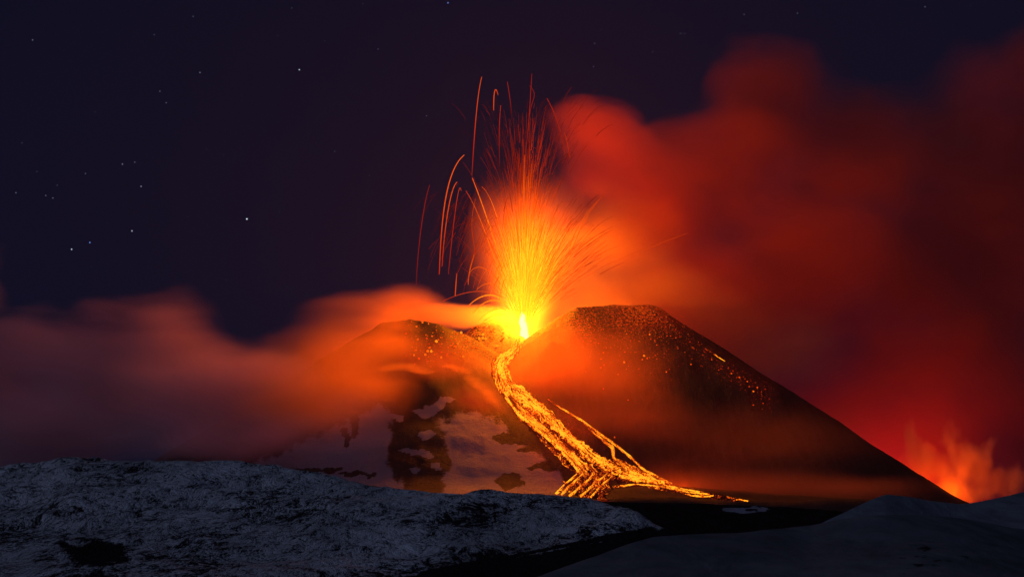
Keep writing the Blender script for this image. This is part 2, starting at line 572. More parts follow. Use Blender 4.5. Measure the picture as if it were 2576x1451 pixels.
def hill(name, crest, d_crest, d_near, py_near, power, back_slope, px0, px1, ncol, nrow, disp, mat, label, rock_fn=None, seed=0, cat="hill", smooth=26):
    """a hill built from its crest line: rises from d_near to the crest, falls away behind it"""
    cols = np.linspace(px0, px1, ncol)
    cpy = np.interp(cols, [c[0] for c in crest], [c[1] for c in crest])
    cd = np.interp(cols, [c[0] for c in d_crest], [c[1] for c in d_crest])
    ker = np.hanning(int(max(5, smooth * ncol / (px1 - px0))) | 1); ker /= ker.sum(); hw = len(ker) // 2
    cpy = np.convolve(np.pad(cpy, hw, mode='edge'), ker, 'valid'); cd = np.convolve(np.pad(cd, hw, mode='edge'), ker, 'valid')
    s = np.concatenate([np.linspace(0, 1, nrow) ** 1.25, 1 + np.linspace(0.02, 1, nrow // 4)])
    S, PX = np.meshgrid(s, cols, indexing='ij')
    CPY = np.broadcast_to(cpy, S.shape); CD = np.broadcast_to(cd, S.shape)
    D = np.where(S <= 1, d_near + (CD - d_near) * np.clip(S, 0, 1), CD + (S - 1) * 260)
    PN = np.maximum(py_near, CPY + 25)
    PYv = PN + (CPY - PN) * np.clip(S, 0, 1) ** power
    Zf = (HY - PYv) * D / F
    zc = (HY - CPY) * CD / F
    b = (S - 1) * 260
    Z = np.where(S <= 1, Zf, zc - back_slope * b * b / (b + 60))
    X = (PX - CX) * D / F
    amp, wl, oc = disp
    Z = Z + amp * fbm(X / wl, D / (wl * 1.6), oc, 200 + seed) * np.clip(0.25 + S, 0, 1)
    rock = np.zeros(S.shape) if rock_fn is None else rock_fn(PX, HY - Z * F / D, X, D)
    # skirt: the near edge goes down into the plain
    me = grid_mesh(name, X, D, Z, {"rock": rock})
    return link(name, me, mat, kind="structure", label=label, cat=cat)


snow_mat = ground_material("wind_crusted_snow", (0.66, 0.68, 0.74), (0.026, 0.024, 0.025), 1.0, 0.34, 0.06, fine=2.2, relief=0.9, patch_scale=0.03, ripple=0.17)


def snow_rock(px, py, x, d):
    wob = 22 * fbm(px / 70.0, py / 22.0, 4, 301)
    lim = np.interp(px, [0, 1000, 1060, 1350, 1640, 1900], [1600, 1460, 1444, 1392, 1336, 1300])
    r = sstep(-6, 8, py + wob * 0.5 - lim)
    r = np.maximum(r, 0.34 * sstep(1.6, 0.1, ((px + wob * 2.5 - 240) / 80.0) ** 2 + ((py + wob * 1.1 - 1385) / 32.0) ** 2))
    r = np.maximum(r, 0.08 * sstep(1160, 1240, px * 0.55 + (py - 1200) * 3.0 + wob) * sstep(1480, 1380, px))
    # thin trench lines running across the snow
    for (x0, y0, x1, y1, wd) in ((1060, 1440, 1640, 1330, 4),):
        dd, _ = seg_dist(px + wob * 0.4, py + wob * 0.15, [(x0, y0, 0), (x1, y1, 0)])
        r = np.maximum(r, 0.5 * np.exp(-(dd / wd) ** 2))
    # looser snow cover with more stones in some fields
    r = r + 0.09 * np.clip(fbm(px / 170.0, py / 50.0, 3, 333) * 2.0, -0.7, 1)
    return r


hill("snow_hill",
     [(-500, 1172), (0, 1168), (90, 1168), (180, 1157), (300, 1161), (400, 1165), (500, 1168), (600, 1166), (700, 1180), (800, 1188), (900, 1206), (1000, 1216), (1140, 1224), (1300, 1236), (1400, 1246), (1500, 1258), (1560, 1268), (1600, 1290), (1645, 1328), (1720, 1350), (1900, 1362)],
     [(-500, 640), (600, 620), (1100, 575), (1500, 545), (1640, 500), (1900, 470)], 340, 1560, 0.9, 0.20, -500, 1900, 720, 330, (3.4, 20.0, 6), snow_mat,
     "broad snow hillside speckled with black lava stones", snow_rock, 1)

rock_mat = ground_material("bare_lava_rock", (0.26, 0.27, 0.33), (0.022, 0.018, 0.017), 1.0, 0.25, -0.42, fine=1.0, relief=0.5)


def ridge_rock(px, py, x, d):
    wob = 10 * fbm(px / 30.0, py / 8.0, 3, 401)
    r = np.full(px.shape, 0.35)
    for cx_, cy_, rx_, ry_ in ((1850, 1280, 46, 7), (1905, 1277, 22, 5)):
        r = r - 1.05 * sstep(1.8, 0.2, ((px + wob * 7 - cx_) / rx_) ** 2 + ((py + wob * 1.2 - cy_) / ry_) ** 2)
    return r


hill("rock_ridge",
     [(1200, 1262), (1400, 1258), (1560, 1262), (1700, 1266), (1850, 1267), (1960, 1273), (2050, 1280), (2100, 1284), (2200, 1300), (2700, 1310)],
     [(1200, 900), (2700, 850)], 700, 1440, 0.9, 0.12, 1200, 2700, 420, 120, (2.2, 26.0, 6), rock_mat,
     "low black lava ridge with one small snow patch", ridge_rock, 2, cat="ridge")

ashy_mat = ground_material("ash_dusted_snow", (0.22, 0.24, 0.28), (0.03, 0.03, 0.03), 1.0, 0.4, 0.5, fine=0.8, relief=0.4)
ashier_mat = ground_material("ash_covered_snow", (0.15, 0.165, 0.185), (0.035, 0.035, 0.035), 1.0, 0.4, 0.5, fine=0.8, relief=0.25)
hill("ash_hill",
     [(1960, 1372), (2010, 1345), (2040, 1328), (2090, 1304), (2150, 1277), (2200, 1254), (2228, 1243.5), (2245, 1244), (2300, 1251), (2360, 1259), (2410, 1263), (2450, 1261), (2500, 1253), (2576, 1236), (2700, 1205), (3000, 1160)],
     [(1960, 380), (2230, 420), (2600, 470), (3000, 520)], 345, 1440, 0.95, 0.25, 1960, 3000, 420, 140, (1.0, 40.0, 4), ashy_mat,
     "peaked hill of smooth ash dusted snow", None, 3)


def near_rock(px, py, x, d):
    wob = 14 * fbm(px / 60.0, py / 14.0, 4, 501)
    r = 0.42 * np.exp(-(((px - 2330) / 150.0) ** 2 + ((py - 1400) / 40.0) ** 2)) * (0.6 + fbm(px / 40.0, py / 10.0, 3, 511) * 2)
    return r


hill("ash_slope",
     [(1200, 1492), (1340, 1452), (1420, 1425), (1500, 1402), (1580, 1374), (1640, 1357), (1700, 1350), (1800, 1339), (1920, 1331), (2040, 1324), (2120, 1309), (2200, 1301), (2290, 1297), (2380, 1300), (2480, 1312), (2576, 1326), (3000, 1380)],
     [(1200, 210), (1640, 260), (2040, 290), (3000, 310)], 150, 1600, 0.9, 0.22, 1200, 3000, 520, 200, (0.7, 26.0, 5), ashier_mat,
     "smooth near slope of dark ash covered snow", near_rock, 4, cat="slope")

# ------------------------------------------------------------------ lava on the slope
lava_hot = lava_material("running_lava", 3.0, 0.74)
lava_mid = lava_material("crusting_lava", 2.8, 0.66, cell=1.0)
lava_sparse = lava_material("clinker_with_glowing_cracks", 3.0, 0.0, cell=0.8, stretch=0.3)


def flow(name, path, mat, label, nx=14, step=3.0, lift=0.5, warm=0.0, edge=-0.42, group=None, rough=0.9, slim=0.85, start_heat=0.0):
    """a lava stream laid on the slope. path: (px, py, half width px)"""
    pts = np.array(path, float)
    seg = np.hypot(np.diff(pts[:, 0]), np.diff(pts[:, 1])); s = np.concatenate([[0], np.cumsum(seg)])
    n = max(4, int(s[-1] / step))
    t = np.linspace(0, s[-1], n)
    # smooth the corners
    X = np.interp(t, s, pts[:, 0]); Y = np.interp(t, s, pts[:, 1]); Wd = np.interp(t, s, pts[:, 2])
    k = np.array([1, 2, 3, 2, 1.0]); k /= k.sum()
    if n > 10:
        X[2:-2] = np.convolve(X, k, 'valid'); Y[2:-2] = np.convolve(Y, k, 'valid')
    tx = np.gradient(X); ty = np.gradient(Y); ln = np.hypot(tx, ty) + 1e-6
    nxv, nyv = -ty / ln, tx / ln
    seed = abs(hash(name)) % 50 if False else len(label)
    verts, acr, alo, wrm = [], [], [], []
    us = np.linspace(-1, 1, nx)
    wl = 1 + rough * 0.55 * fbm(t / 10.0, t * 0 + seed, 3, 601); wr = 1 + rough * 0.55 * fbm(t / 10.0, t * 0 + seed + 9, 3, 602)
    last = None
    for i in range(n):
        for u in us:
            w = Wd[i] * slim * (wl[i] if u < 0 else wr[i])
            px, py = X[i] + nxv[i] * u * w, Y[i] + nyv[i] * u * w
            loc, nor = on_slope(px, py)
            if loc is None: loc = last if last is not None else P(px, py, 2100)
            last = loc
            bulge = lift * (1 - u * u) ** 0.5 if abs(u) < 1 else -0.6
            verts.append((loc.x, loc.y - 0.4 * bulge, loc.z + bulge))
            acr.append(u * Wd[i] * 0.5); alo.append(t[i] * 0.5)
            wrm.append(warm + start_heat * math.exp(-t[i] / 70.0) + edge * (abs(u) ** 3) - (0.5 if abs(u) == 1 else 0) * 0)
    faces = []
    for i in range(n - 1):
        for j in range(nx - 1):
            a = i * nx + j
            faces.append((a, a + 1, a + nx + 1, a + nx))
    me = mesh_np(name, verts, faces, True, {"across": acr, "along": alo, "warmth": wrm})
    return link(name, me, mat, label=label, cat="lava flow", group=group)


flow("lava_flow", [(1312, 848, 10), (1304, 866, 10), (1296, 882, 11), (1275, 898, 15), (1262, 912, 24), (1260, 930, 27), (1264, 952, 23), (1276, 974, 22), (1288, 992, 20)],
     lava_hot, "swollen bright lava head pouring out of the breach just below the vent", nx=20, step=2.0, lift=1.4, warm=0.08, start_heat=0.34, slim=1.0, rough=0.4)
flow("lava_flow", [(1274, 968, 14), (1305, 991, 23), (1351, 1024, 24), (1384, 1055, 20), (1426, 1096, 17), (1474, 1137, 17), (1527, 1171, 15), (1584, 1200, 12), (1632, 1209, 8), (1672, 1215, 5)],
     lava_hot, "widest and brightest strand of the lava river, running on to the long toe", nx=18, step=2.2, lift=1.3, warm=0.13, start_heat=0.15, slim=0.85, rough=1.0)
flow("lava_flow", [(1282, 992, 6), (1310, 1026, 9), (1338, 1056, 11), (1384, 1096, 13), (1414, 1126, 15), (1450, 1160, 17), (1476, 1188, 18)],
     lava_mid, "speckled middle strand of the lava river between dark crust gaps", nx=12, step=2.2, lift=1.0, warm=0.06, slim=0.85, rough=1.2)
flow("lava_flow", [(1258, 962, 4), (1277, 1006, 5), (1311, 1048, 5), (1350, 1080, 6), (1392, 1111, 6), (1424, 1145, 6), (1451, 1177, 5), (1456, 1188, 4)],
     lava_hot, "thin outer strand of the lava river next to the snow slope", nx=7, step=2.2, lift=0.8, warm=0.2, slim=1.0, rough=1.0)
flow("lava_flow", [(1286, 985, 16), (1330, 1038, 32), (1395, 1098, 34), (1450, 1155, 34), (1490, 1185, 34)],
     lava_sparse, "black crust between the strands of the lava river, cracked with dull red", nx=18, step=3.0, lift=0.2, edge=0.0, slim=1.0, rough=0.3)
flow("lava_flow", [(1378, 1005, 2), (1420, 1031, 3), (1468, 1060, 4), (1510, 1092, 4), (1548, 1118, 4), (1585, 1149, 5), (1624, 1184, 5), (1690, 1217, 3)],
     lava_mid, "thin upper lava stream on the open cone slope beside the river", nx=6, lift=0.6, warm=0.10)
flow("lava_flow", [(1468, 1066, 3), (1508, 1099, 5), (1541, 1125, 6), (1543, 1152, 5), (1562, 1166, 12), (1600, 1187, 18), (1650, 1208, 8)],
     lava_mid, "speckled lava stream with a short vertical fall between river and upper stream", nx=8, lift=0.6, warm=0.0)
flow("lava_flow", [(1772, 876, 1), (1798, 892, 2), (1824, 909, 1)], lava_hot, "short bright lava trickle high on the far smooth flank of the cone", nx=5, step=2.0, lift=0.4, warm=0.1)
flow("lava_flow", [(1452, 1165, 4), (1458, 1183, 4), (1447, 1197, 4), (1422, 1217, 4), (1398, 1243, 5)],
     lava_hot, "outermost bent strand of lava on the snowy edge of the toe", nx=6, lift=0.6, warm=0.16)
for k, pth in enumerate((
        [(1468, 1172, 7), (1475, 1188, 6), (1452, 1205, 5), (1428, 1228, 5), (1412, 1246, 5)],
        [(1485, 1170, 8), (1500, 1190, 6), (1474, 1212, 5), (1448, 1235, 5), (1432, 1249, 5)],
        [(1505, 1172, 8), (1530, 1192, 5), (1500, 1212, 5), (1476, 1235, 4), (1460, 1250, 4)],
        [(1528, 1178, 7), (1545, 1196, 5), (1520, 1214, 4), (1500, 1236, 3), (1485, 1251, 3)])):
    flow("lava_flow", pth, lava_mid, ("second lava strand of the toe, beside the bent outermost strand", "middle lava strand of the comb shaped toe", "broken lava strand of the toe, next after the middle one", "innermost and shortest lava strand of the comb shaped toe")[k], nx=7, lift=0.5, warm=0.05, rough=2.0)
flow("lava_flow", [(1462, 1168, 16), (1474, 1190, 34), (1478, 1215, 52), (1470, 1250, 66)], lava_sparse,
     "black clinker fan of the toe, dotted with glowing cracks between the strands", nx=26, lift=0.15, edge=0.0, slim=1.0)
flow("lava_flow", [(1480, 1160, 22), (1530, 1180, 26), (1590, 1202, 20), (1660, 1222, 12), (1760, 1242, 9), (1850, 1256, 5)], lava_sparse,
     "dark crusted lava sheet with scattered glowing cracks under the long toe strands", nx=18, lift=0.15, edge=0.0, slim=1.0)
for k, pth in enumerate((
        [(1530, 1227, 3), (1560, 1222, 4), (1600, 1217, 3), (1650, 1222, 3), (1700, 1230, 3), (1735, 1238, 3), (1780, 1243, 3)],
        [(1640, 1214, 3), (1672, 1220, 4), (1700, 1226, 3), (1760, 1237, 3)],
        [(1700, 1234, 3), (1740, 1246, 3), (1770, 1249, 3), (1795, 1246, 3)],
        [(1645, 1206, 4), (1668, 1212, 4), (1682, 1214, 2)],
        [(1555, 1176, 3), (1600, 1198, 4), (1625, 1208, 4), (1650, 1213, 3)],
        [(1828, 1250, 2), (1845, 1254, 3), (1862, 1256, 3), (1882, 1260, 2)])):
    flow("lava_flow", pth, lava_hot, ("long winding lava strand along the crest of the dark toe mound", "short lava strand joining the winding one from above", "lowest lava strand on the toe mound", "small bright lava lobe where the upper stream reaches the plain",
                                        "bright lava strand below the straight branch", "last small lava lobes at the far tip of the toe")[k], nx=5, step=2.0, lift=0.5, warm=0.14, rough=1.6)

# incandescent blocks scattered on the slopes
bomb_mat = heat_material("red_hot_block", 1.0)
bomb_protos = []
v0, f0 = ico(1)
for h in (0.88, 0.74, 0.60, 0.48, 0.38):
    jit = 1 + 0.35 * (rng.random(len(v0))[:, None] - 0.5)
    me = mesh_np("lava_block", v0 * jit, f0, False, {"glow": np.full(len(v0), h)})
    me.materials.append(bomb_mat)
    bomb_protos.append(me)


def scatter(n, fn):
    out = []
    while len(out) < n:
        px, py = fn()
        loc, nor = on_slope(px, py)
        if loc is not None and loc.y < 2600: out.append(loc)
    return out


def g(m, s): return random.gauss(m, s)


def along_flank():
    t = random.random() ** 1.3
    return 1640 + 290 * t + g(0, 16), 790 + 195 * t + abs(g(0, 26)) * 1.0 - 2


BIG = [(1063, 812, 4), (1048, 822, 3), (1078, 815, 3), (1130, 826, 5), (1160, 838, 5), (1098, 860, 6), (1085, 885, 5), (1070, 893, 4), (1110, 900, 4), (1165, 898, 4), (1180, 857, 4), (1215, 843, 6), (1226, 822, 5), (1236, 858, 4), (1250, 872, 5), (1192, 822, 4), (1205, 850, 4), (1240, 835, 4),
       (1570, 912, 5), (1620, 896, 6), (1616, 905, 4), (1628, 902, 4), (1572, 886, 3), (1676, 936, 4), (1634, 842, 5), (1652, 868, 3), (1420, 862, 3), (1738, 917, 4), (1518, 978, 3), (1790, 905, 3), (1880, 960, 4), (1895, 985, 5), (1860, 950, 4), (1840, 940, 4), (1905, 975, 4), (1700, 850, 3), (1546, 1100, 4)]
blocks = []
for px, py, r in BIG:
    loc, _ = on_slope(px, py)
    if loc is not None: blocks.append((loc, r * 0.5 * (0.72 if px < 1300 else 0.5), (0 if r > 4 else 1) + (1 if px > 1300 else 0)))
    else: print('MISS', px, py)
for loc in scatter(60, lambda: (g(1120, 50), g(858, 28))): blocks.append((loc, 0.45 + 1.3 * random.random() ** 3, random.choice((1, 2, 2, 3, 3, 4))))
for loc in scatter(60, lambda: (g(1222, 24), g(838, 18))): blocks.append((loc, 0.5 + 1.5 * random.random() ** 3, random.choice((0, 1, 1, 2, 2))))
for loc in scatter(40, along_flank): blocks.append((loc, random.uniform(0.5, 1.0), random.choice((3, 3, 4, 4))))
for loc in scatter(48, lambda: (g(1610, 80), 800 + abs(g(0, 60)))): blocks.append((loc, random.uniform(0.5, 0.95), random.choice((2, 3, 3, 4))))
for i, (loc, r, hi) in enumerate(blocks):
    o = link("lava_block", bomb_protos[hi], None, label="small red hot lava block lying on the dark cinder slope below the crater rim", cat="lava block", group="glowing blocks strewn over the cone")
    o.location = loc + Vector((0, -0.3 * r, 0.4 * r)); o.scale = (r, r, r * random.uniform(0.7, 1.0))
    o.rotation_euler = (random.random() * 6, random.random() * 6, random.random() * 6)

# finer embers nobody could count
V, Fc, Ht, k = [], [], [], 0
tet = np.array([(1, 1, 1), (-1, -1, 1), (-1, 1, -1), (1, -1, -1)], float) * 0.75
tf = np.array([(0, 1, 2), (0, 3, 1), (0, 2, 3), (1, 3, 2)])
emb = [(l, 0.42, 0.55) for l in scatter(500, lambda: (g(1600, 95), 770 + abs(g(0, 62))))] + [(l, 0.36, 0.45) for l in scatter(260, along_flank)] \
    + [(l, 0.5, 0.72) for l in scatter(260, lambda: (g(1225, 28), g(845, 24)))] + [(l, 0.4, 0.55) for l in scatter(220, lambda: (g(1130, 60), g(862, 32)))] \
    + [(l, 0.45, 0.6) for l in scatter(200, lambda: (g(1430, 60), 780 + abs(g(0, 50))))]
for loc, r, h in emb:
    rr = r * random.uniform(0.4, 1.3)
    V.append(tet * rr + np.array(loc) + np.array((0, -0.2, 0.3))); Fc.append(tf + k); Ht += [min(1, h * random.uniform(0.55, 1.3))] * 4; k += 4
link("embers", mesh_np("embers", np.concatenate(V), np.concatenate(Fc), False, {"glow": Ht}), bomb_mat, label="fine glowing ember grains covering the crater rim slopes", cat="embers", kind="stuff")

# ------------------------------------------------------------------ the lava fountain
VENT = P(1315, 835, 2478)
fountain = link("lava_fountain", None, label="tall yellow lava fountain bursting from the crater breach", cat="lava fountain")
fountain.location = VENT


def fountain_spray():
    """luminous spray of molten droplets, a gas-like body of light without a skin"""
    m = NT("incandescent_spray")
    p = m.obj()
    sp = m.n("ShaderNodeSeparateXYZ"); m.l(p, sp.inputs[0])
    x, y, z = sp.outputs
    zz = m.math('MAXIMUM', m.math('ADD', z, 34.0), 1.0)
    u = m.math('DIVIDE', x, zz); v = m.math('DIVIDE', y, zz)
    u = m.math('SUBTRACT', u, 0.06)
    rad2 = m.math('ADD', m.math('MULTIPLY', u, u), m.math('MULTIPLY', v, v))
    cmb = m.n("ShaderNodeCombineXYZ")
    m.l(m.math('MULTIPLY', u, 60.0), cmb.inputs[0]); m.l(m.math('MULTIPLY', v, 60.0), cmb.inputs[1]); m.l(m.math('MULTIPLY', z, 0.02), cmb.inputs[2])
    streak = m.noise(cmb.outputs[0], 1.0, 3, 0.7)
    streak = m.map(streak, 0.35, 0.72, 0.45, 1.55)
    # straight core jet that widens slowly, and a broad glow low over the vent
    xa = m.math('SUBTRACT', x, m.math('MULTIPLY', z, 0.05))
    r2 = m.math('ADD', m.math('MULTIPLY', xa, xa), m.math('MULTIPLY', y, y))
    wd = m.math('MULTIPLY_ADD', m.math('MAXIMUM', z, 0.0), 0.17, 20.0)
    core = m.math('POWER', 2.718, m.math('MULTIPLY', m.math('DIVIDE', r2, m.math('MULTIPLY', wd, wd)), -1.0))
    hq = m.math('MULTIPLY', m.math('MAXIMUM', z, 0.0), 1 / 112.0)
    hz = m.math('POWER', 2.718, m.math('MULTIPLY', m.math('MULTIPLY', hq, hq), -1.0))
    fan = m.math('POWER', 2.718, m.math('MULTIPLY', rad2, -1.0 / (0.34 ** 2)))
    hz2 = m.math('POWER', 2.718, m.math('MULTIPLY', z, -1.0 / 50.0))
    low = m.math('POWER', 2.718, m.math('MULTIPLY', r2, -1.0 / (36.0 ** 2)))
    hz3 = m.math('POWER', 2.718, m.math('MULTIPLY', m.math('ABSOLUTE', z), -1.0 / 30.0))
    top = m.map(z, 120.0, 205.0, 1.0, 0.0, 'SMOOTHSTEP')
    body = m.math('MULTIPLY', m.math('MULTIPLY', core, hz), 0.15)
    wide = m.math('MULTIPLY', m.math('MULTIPLY', fan, hz2), 0.06)
    e = m.math('MULTIPLY', m.math('MULTIPLY', m.math('ADD', body, wide), streak), top)
    e = m.math('MULTIPLY_ADD', m.math('MULTIPLY', low, hz3), 0.055, e)
    jet = m.vmath('LENGTH', m.vmath('MULTIPLY', m.vmath('SUBTRACT', p, (3.0, 0.0, 4.0)), (1 / 7.0, 1 / 7.0, 1 / 22.0)))
    e = m.math('MULTIPLY_ADD', m.map(jet, 0.2, 1.0, 1.0, 0.0, 'SMOOTHSTEP'), 1.6, e)
    em = m.n("ShaderNodeEmission")
    m.l(m.mixc(m.map(e, 0.004, 0.06, 0.0, 1.0), (1.0, 0.085, 0.001), (1.0, 0.21, 0.004)), em.inputs["Color"])
    m.l(e, em.inputs["Strength"])
    m.l(em.outputs[0], m.out.inputs["Volume"])
    m.mat.cycles.volume_step_rate = 0.25
    # domain: a flaring body round the jet
    prof = [(-26, 30), (-8, 52), (20, 66), (60, 76), (110, 80), (160, 74), (205, 56)]
    V, Fc = [], []
    ns = 28
    for h, r in prof:
        for k in range(ns):
            a = 2 * math.pi * k / ns
            V.append((r * math.cos(a) + 0.035 * (h + 34), r * math.sin(a), h))
    for i in range(len(prof) - 1):
        for k in range(ns):
            Fc.append((i * ns + k, i * ns + (k + 1) % ns, (i + 1) * ns + (k + 1) % ns, (i + 1) * ns + k))
    me = bpy.data.meshes.new("spray_glow")
    me.from_pydata(V, [], Fc + [tuple(range(ns))[::-1], tuple(range((len(prof) - 1) * ns, len(prof) * ns))])
    me.update()
    return link("spray_glow", me, m.mat, parent=fountain)


fountain_spray()

# white hot melt leaving the vent
prof = [(-16, 2.0), (-12, 4.6), (-4, 5.2), (4, 4.0), (12, 4.4), (20, 3.2), (26, 0.6)]
V, Fc, ns = [], [], 12
for i, (h, r) in enumerate(prof):
    for k in range(ns):
        a = 2 * math.pi * k / ns
        rr = r * random.uniform(0.8, 1.2)
        V.append((rr * math.cos(a) + 1.5 - 0.12 * h + (1.2 if i % 2 else -0.6), rr * math.sin(a), h))
for i in range(len(prof) - 1):
    for k in range(ns):
        Fc.append((i * ns + k, i * ns + (k + 1) % ns, (i + 1) * ns + (k + 1) % ns, (i + 1) * ns + k))
link("jet_core", mesh_np("jet_core", V, Fc, True), glow_material("white_hot_melt", (1.0, 0.85, 0.45), 1.3), parent=fountain)

streak_mat = heat_material("lava_trail_glow", 1.0)  # exposure trails of flying lava bombs, modelled as solid glowing tubes


def tube(pts, r, heat, sides=4):
    """tapered tube along pts; returns verts, faces, heat"""
    pts = np.asarray(pts, float); n = len(pts)
    tg = np.gradient(pts, axis=0); tg /= np.linalg.norm(tg, axis=1)[:, None] + 1e-9
    ref = np.array([0.0, 1.0, 0.0])
    a = np.cross(tg, ref); a /= np.linalg.norm(a, axis=1)[:, None] + 1e-9
    b = np.cross(tg, a)
    V = []
    for k in range(sides):
        th = 2 * math.pi * k / sides
        V.append(pts + (a * math.cos(th) + b * math.sin(th)) * np.asarray(r).reshape(-1, 1))
    V = np.stack(V, 1).reshape(-1, 3)
    f = []
    for i in range(n - 1):
        for k in range(sides):
            k2 = (k + 1) % sides
            f.append((i * sides + k, i * sides + k2, (i + 1) * sides + k2, (i + 1) * sides + k))
    f.append(tuple(range(sides))); f.append(tuple((n - 1) * sides + k for k in range(sides))[::-1])
    return V, f, np.repeat(np.asarray(heat), sides)


def bomb_trail(pts, r, heat, label, group=None):
    V, f, h = tube(pts, r, heat)
    me = mesh_np("lava_bomb_trail", V, f, True, {"glow": h})
    return link("lava_bomb_trail", me, streak_mat, label=label, cat="lava bomb trail", group=group)


def curve_px(pp, n=20, d=2470):
    pp = np.array(pp, float)
    t = np.linspace(0, 1, len(pp)); tt = np.linspace(0, 1, n)
    # cubic through the points
    deg = min(3, len(pp) - 1)
    cx_ = np.polyfit(t, pp[:, 0], deg); cy_ = np.polyfit(t, pp[:, 1], deg)
    return [P(np.polyval(cx_, q), np.polyval(cy_, q), d) for q in tt]


SHOWN = [
    ([(1187, 442), (1193, 350), (1201, 260), (1212, 194)], 0.62, 0.34, 0.60, 2460, "tallest slightly bent lava bomb trail, bright at its upper tip"),
    ([(1242, 278), (1243, 240), (1247, 226), (1253, 240)], 0.62, 0.56, 0.50, 2462, "short hook shaped lava bomb trail high above the fountain"),
    ([(1257, 420), (1256, 330), (1260, 265)], 0.5, 0.24, 0.46, 2465, "thin upright lava bomb trail under the hook shaped one"),
    ([(1288, 300), (1283, 250), (1276, 206)], 0.45, 0.20, 0.44, 2470, "dim short lava bomb trail leaning inward high over the fountain"),
    ([(1318, 420), (1328, 330), (1334, 250), (1338, 186)], 0.45, 0.30, 0.40, 2475, "straight dim lava bomb trail rising highest above the fountain axis"),
    ([(1330, 330), (1336, 270), (1344, 240), (1332, 216)], 0.42, 0.30, 0.36, 2480, "faint lava bomb trail crossing the tip of the straight dim one"),
    ([(1422, 395), (1408, 325), (1392, 280), (1376, 248)], 0.5, 0.32, 0.44, 2470, "lava bomb trail bending away over the dark smoke edge"),
    ([(1433, 395), (1427, 360), (1420, 335)], 0.5, 0.44, 0.48, 2472, "short orange lava bomb trail against the red smoke edge"),
    ([(1105, 690), (1112, 570), (1130, 460), (1168, 390)], 0.8, 0.44, 0.66, 2450, "thick bright orange lava bomb trail curving over like a fishing rod"),
    ([(1112, 670), (1120, 580), (1133, 500), (1150, 458)], 0.7, 0.42, 0.60, 2452, "second curved lava bomb trail falling beside the thickest one"),
    ([(1128, 690), (1137, 600), (1150, 500), (1160, 480)], 0.5, 0.34, 0.50, 2455, "third curved lava bomb trail falling inside the two bright ones"),
    ([(1047, 716), (1054, 620), (1066, 530), (1081, 465)], 0.5, 0.28, 0.36, 2440, "lone dim red lava bomb trail standing farthest from the fountain"),
    ([(1275, 776), (1250, 746), (1215, 745), (1180, 768)], 1.0, 0.92, 0.78, 2462, "bright orange lava trail arch bending low beside the vent"),
    ([(1282, 780), (1255, 757), (1222, 760), (1190, 788)], 0.9, 0.92, 0.74, 2464, "lower bright lava trail arch just under the brightest low arch"),
    ([(1283, 792), (1262, 776), (1232, 784), (1204, 806)], 0.7, 0.9, 0.70, 2466, "small dull lava trail arch nearest to the ember covered crater wall"),
    ([(1280, 800), (1262, 790), (1236, 796), (1214, 812)], 0.7, 0.9, 0.66, 2467, "smallest lava trail arch touching the ember covered crater wall"),
    ([(1262, 738), (1245, 716), (1222, 714), (1200, 728)], 0.55, 0.66, 0.60, 2460, "thin lava trail arch above the two bright low arches"),
    ([(1258, 715), (1235, 686), (1205, 672), (1180, 690)], 0.55, 0.60, 0.56, 2458, "high thin lava trail arch over the low arches"),
    ([(1270, 750), (1230, 735), (1180, 735), (1115, 757)], 0.5, 0.6, 0.44, 2456, "long flat dull lava trail arch reaching over the pale steam"),
    ([(1145, 745), (1147, 715), (1149, 688)], 0.6, 0.58, 0.52, 2450, "short upright red lava bomb trail ending at the pale steam"),
    ([(1178, 716), (1182, 680), (1190, 650), (1193, 640)], 0.6, 0.56, 0.58, 2452, "short steep orange lava bomb trail beside the low arches"),
    ([(1300, 780), (1262, 660), (1222, 540), (1188, 448)], 0.9, 0.92, 0.62, 2470, "thick golden lava bomb trail on the slanting outer edge of the fan"),
    ([(1300, 785), (1255, 680), (1215, 570), (1172, 480)], 0.6, 0.90, 0.46, 2468, "outermost slanting lava bomb trail of the fan"),
    ([(1304, 770), (1275, 640), (1245, 530), (1212, 470)], 0.6, 0.92, 0.52, 2472, "slanting golden lava bomb trail inside the thick edge one"),
    ([(1195, 640), (1190, 600), (1187, 560), (1196, 500)], 0.5, 0.42, 0.46, 2455, "wavy orange lava bomb trail falling past the fan edge"),
    ([(1420, 690), (1450, 600), (1480, 540), (1520, 487)], 0.6, 0.72, 0.44, 2480, "slanting lava bomb trail on the smoke side of the fan"),
    ([(1430, 640), (1455, 570), (1490, 520), (1512, 500)], 0.5, 0.66, 0.44, 2482, "shorter slanting lava bomb trail parallel to the one on the smoke side"),
    ([(1340, 640), (1322, 560), (1318, 460), (1320, 390)], 0.6, 0.85, 0.5, 2474, "tall orange lava bomb trail rising from the fountain core"),
]
for pp, r, h0, h1, d, lab in SHOWN:
    n = 22
    s = np.linspace(0, 1, n)
    bomb_trail(curve_px(pp, n, d), 0.78 * r * (0.55 + 0.45 * np.sin(np.pi * np.clip(s * 0.9 + 0.1, 0, 1))), h0 + (h1 - h0) * s, lab)


def ballistic(vx_, vy_, vz_, t0, t1, n, origin):
    t = np.linspace(t0, t1, n)
    return np.stack([origin.x + vx_ * t, origin.y + vy_ * t, origin.z + vz_ * t - 4.9 * t * t], 1)


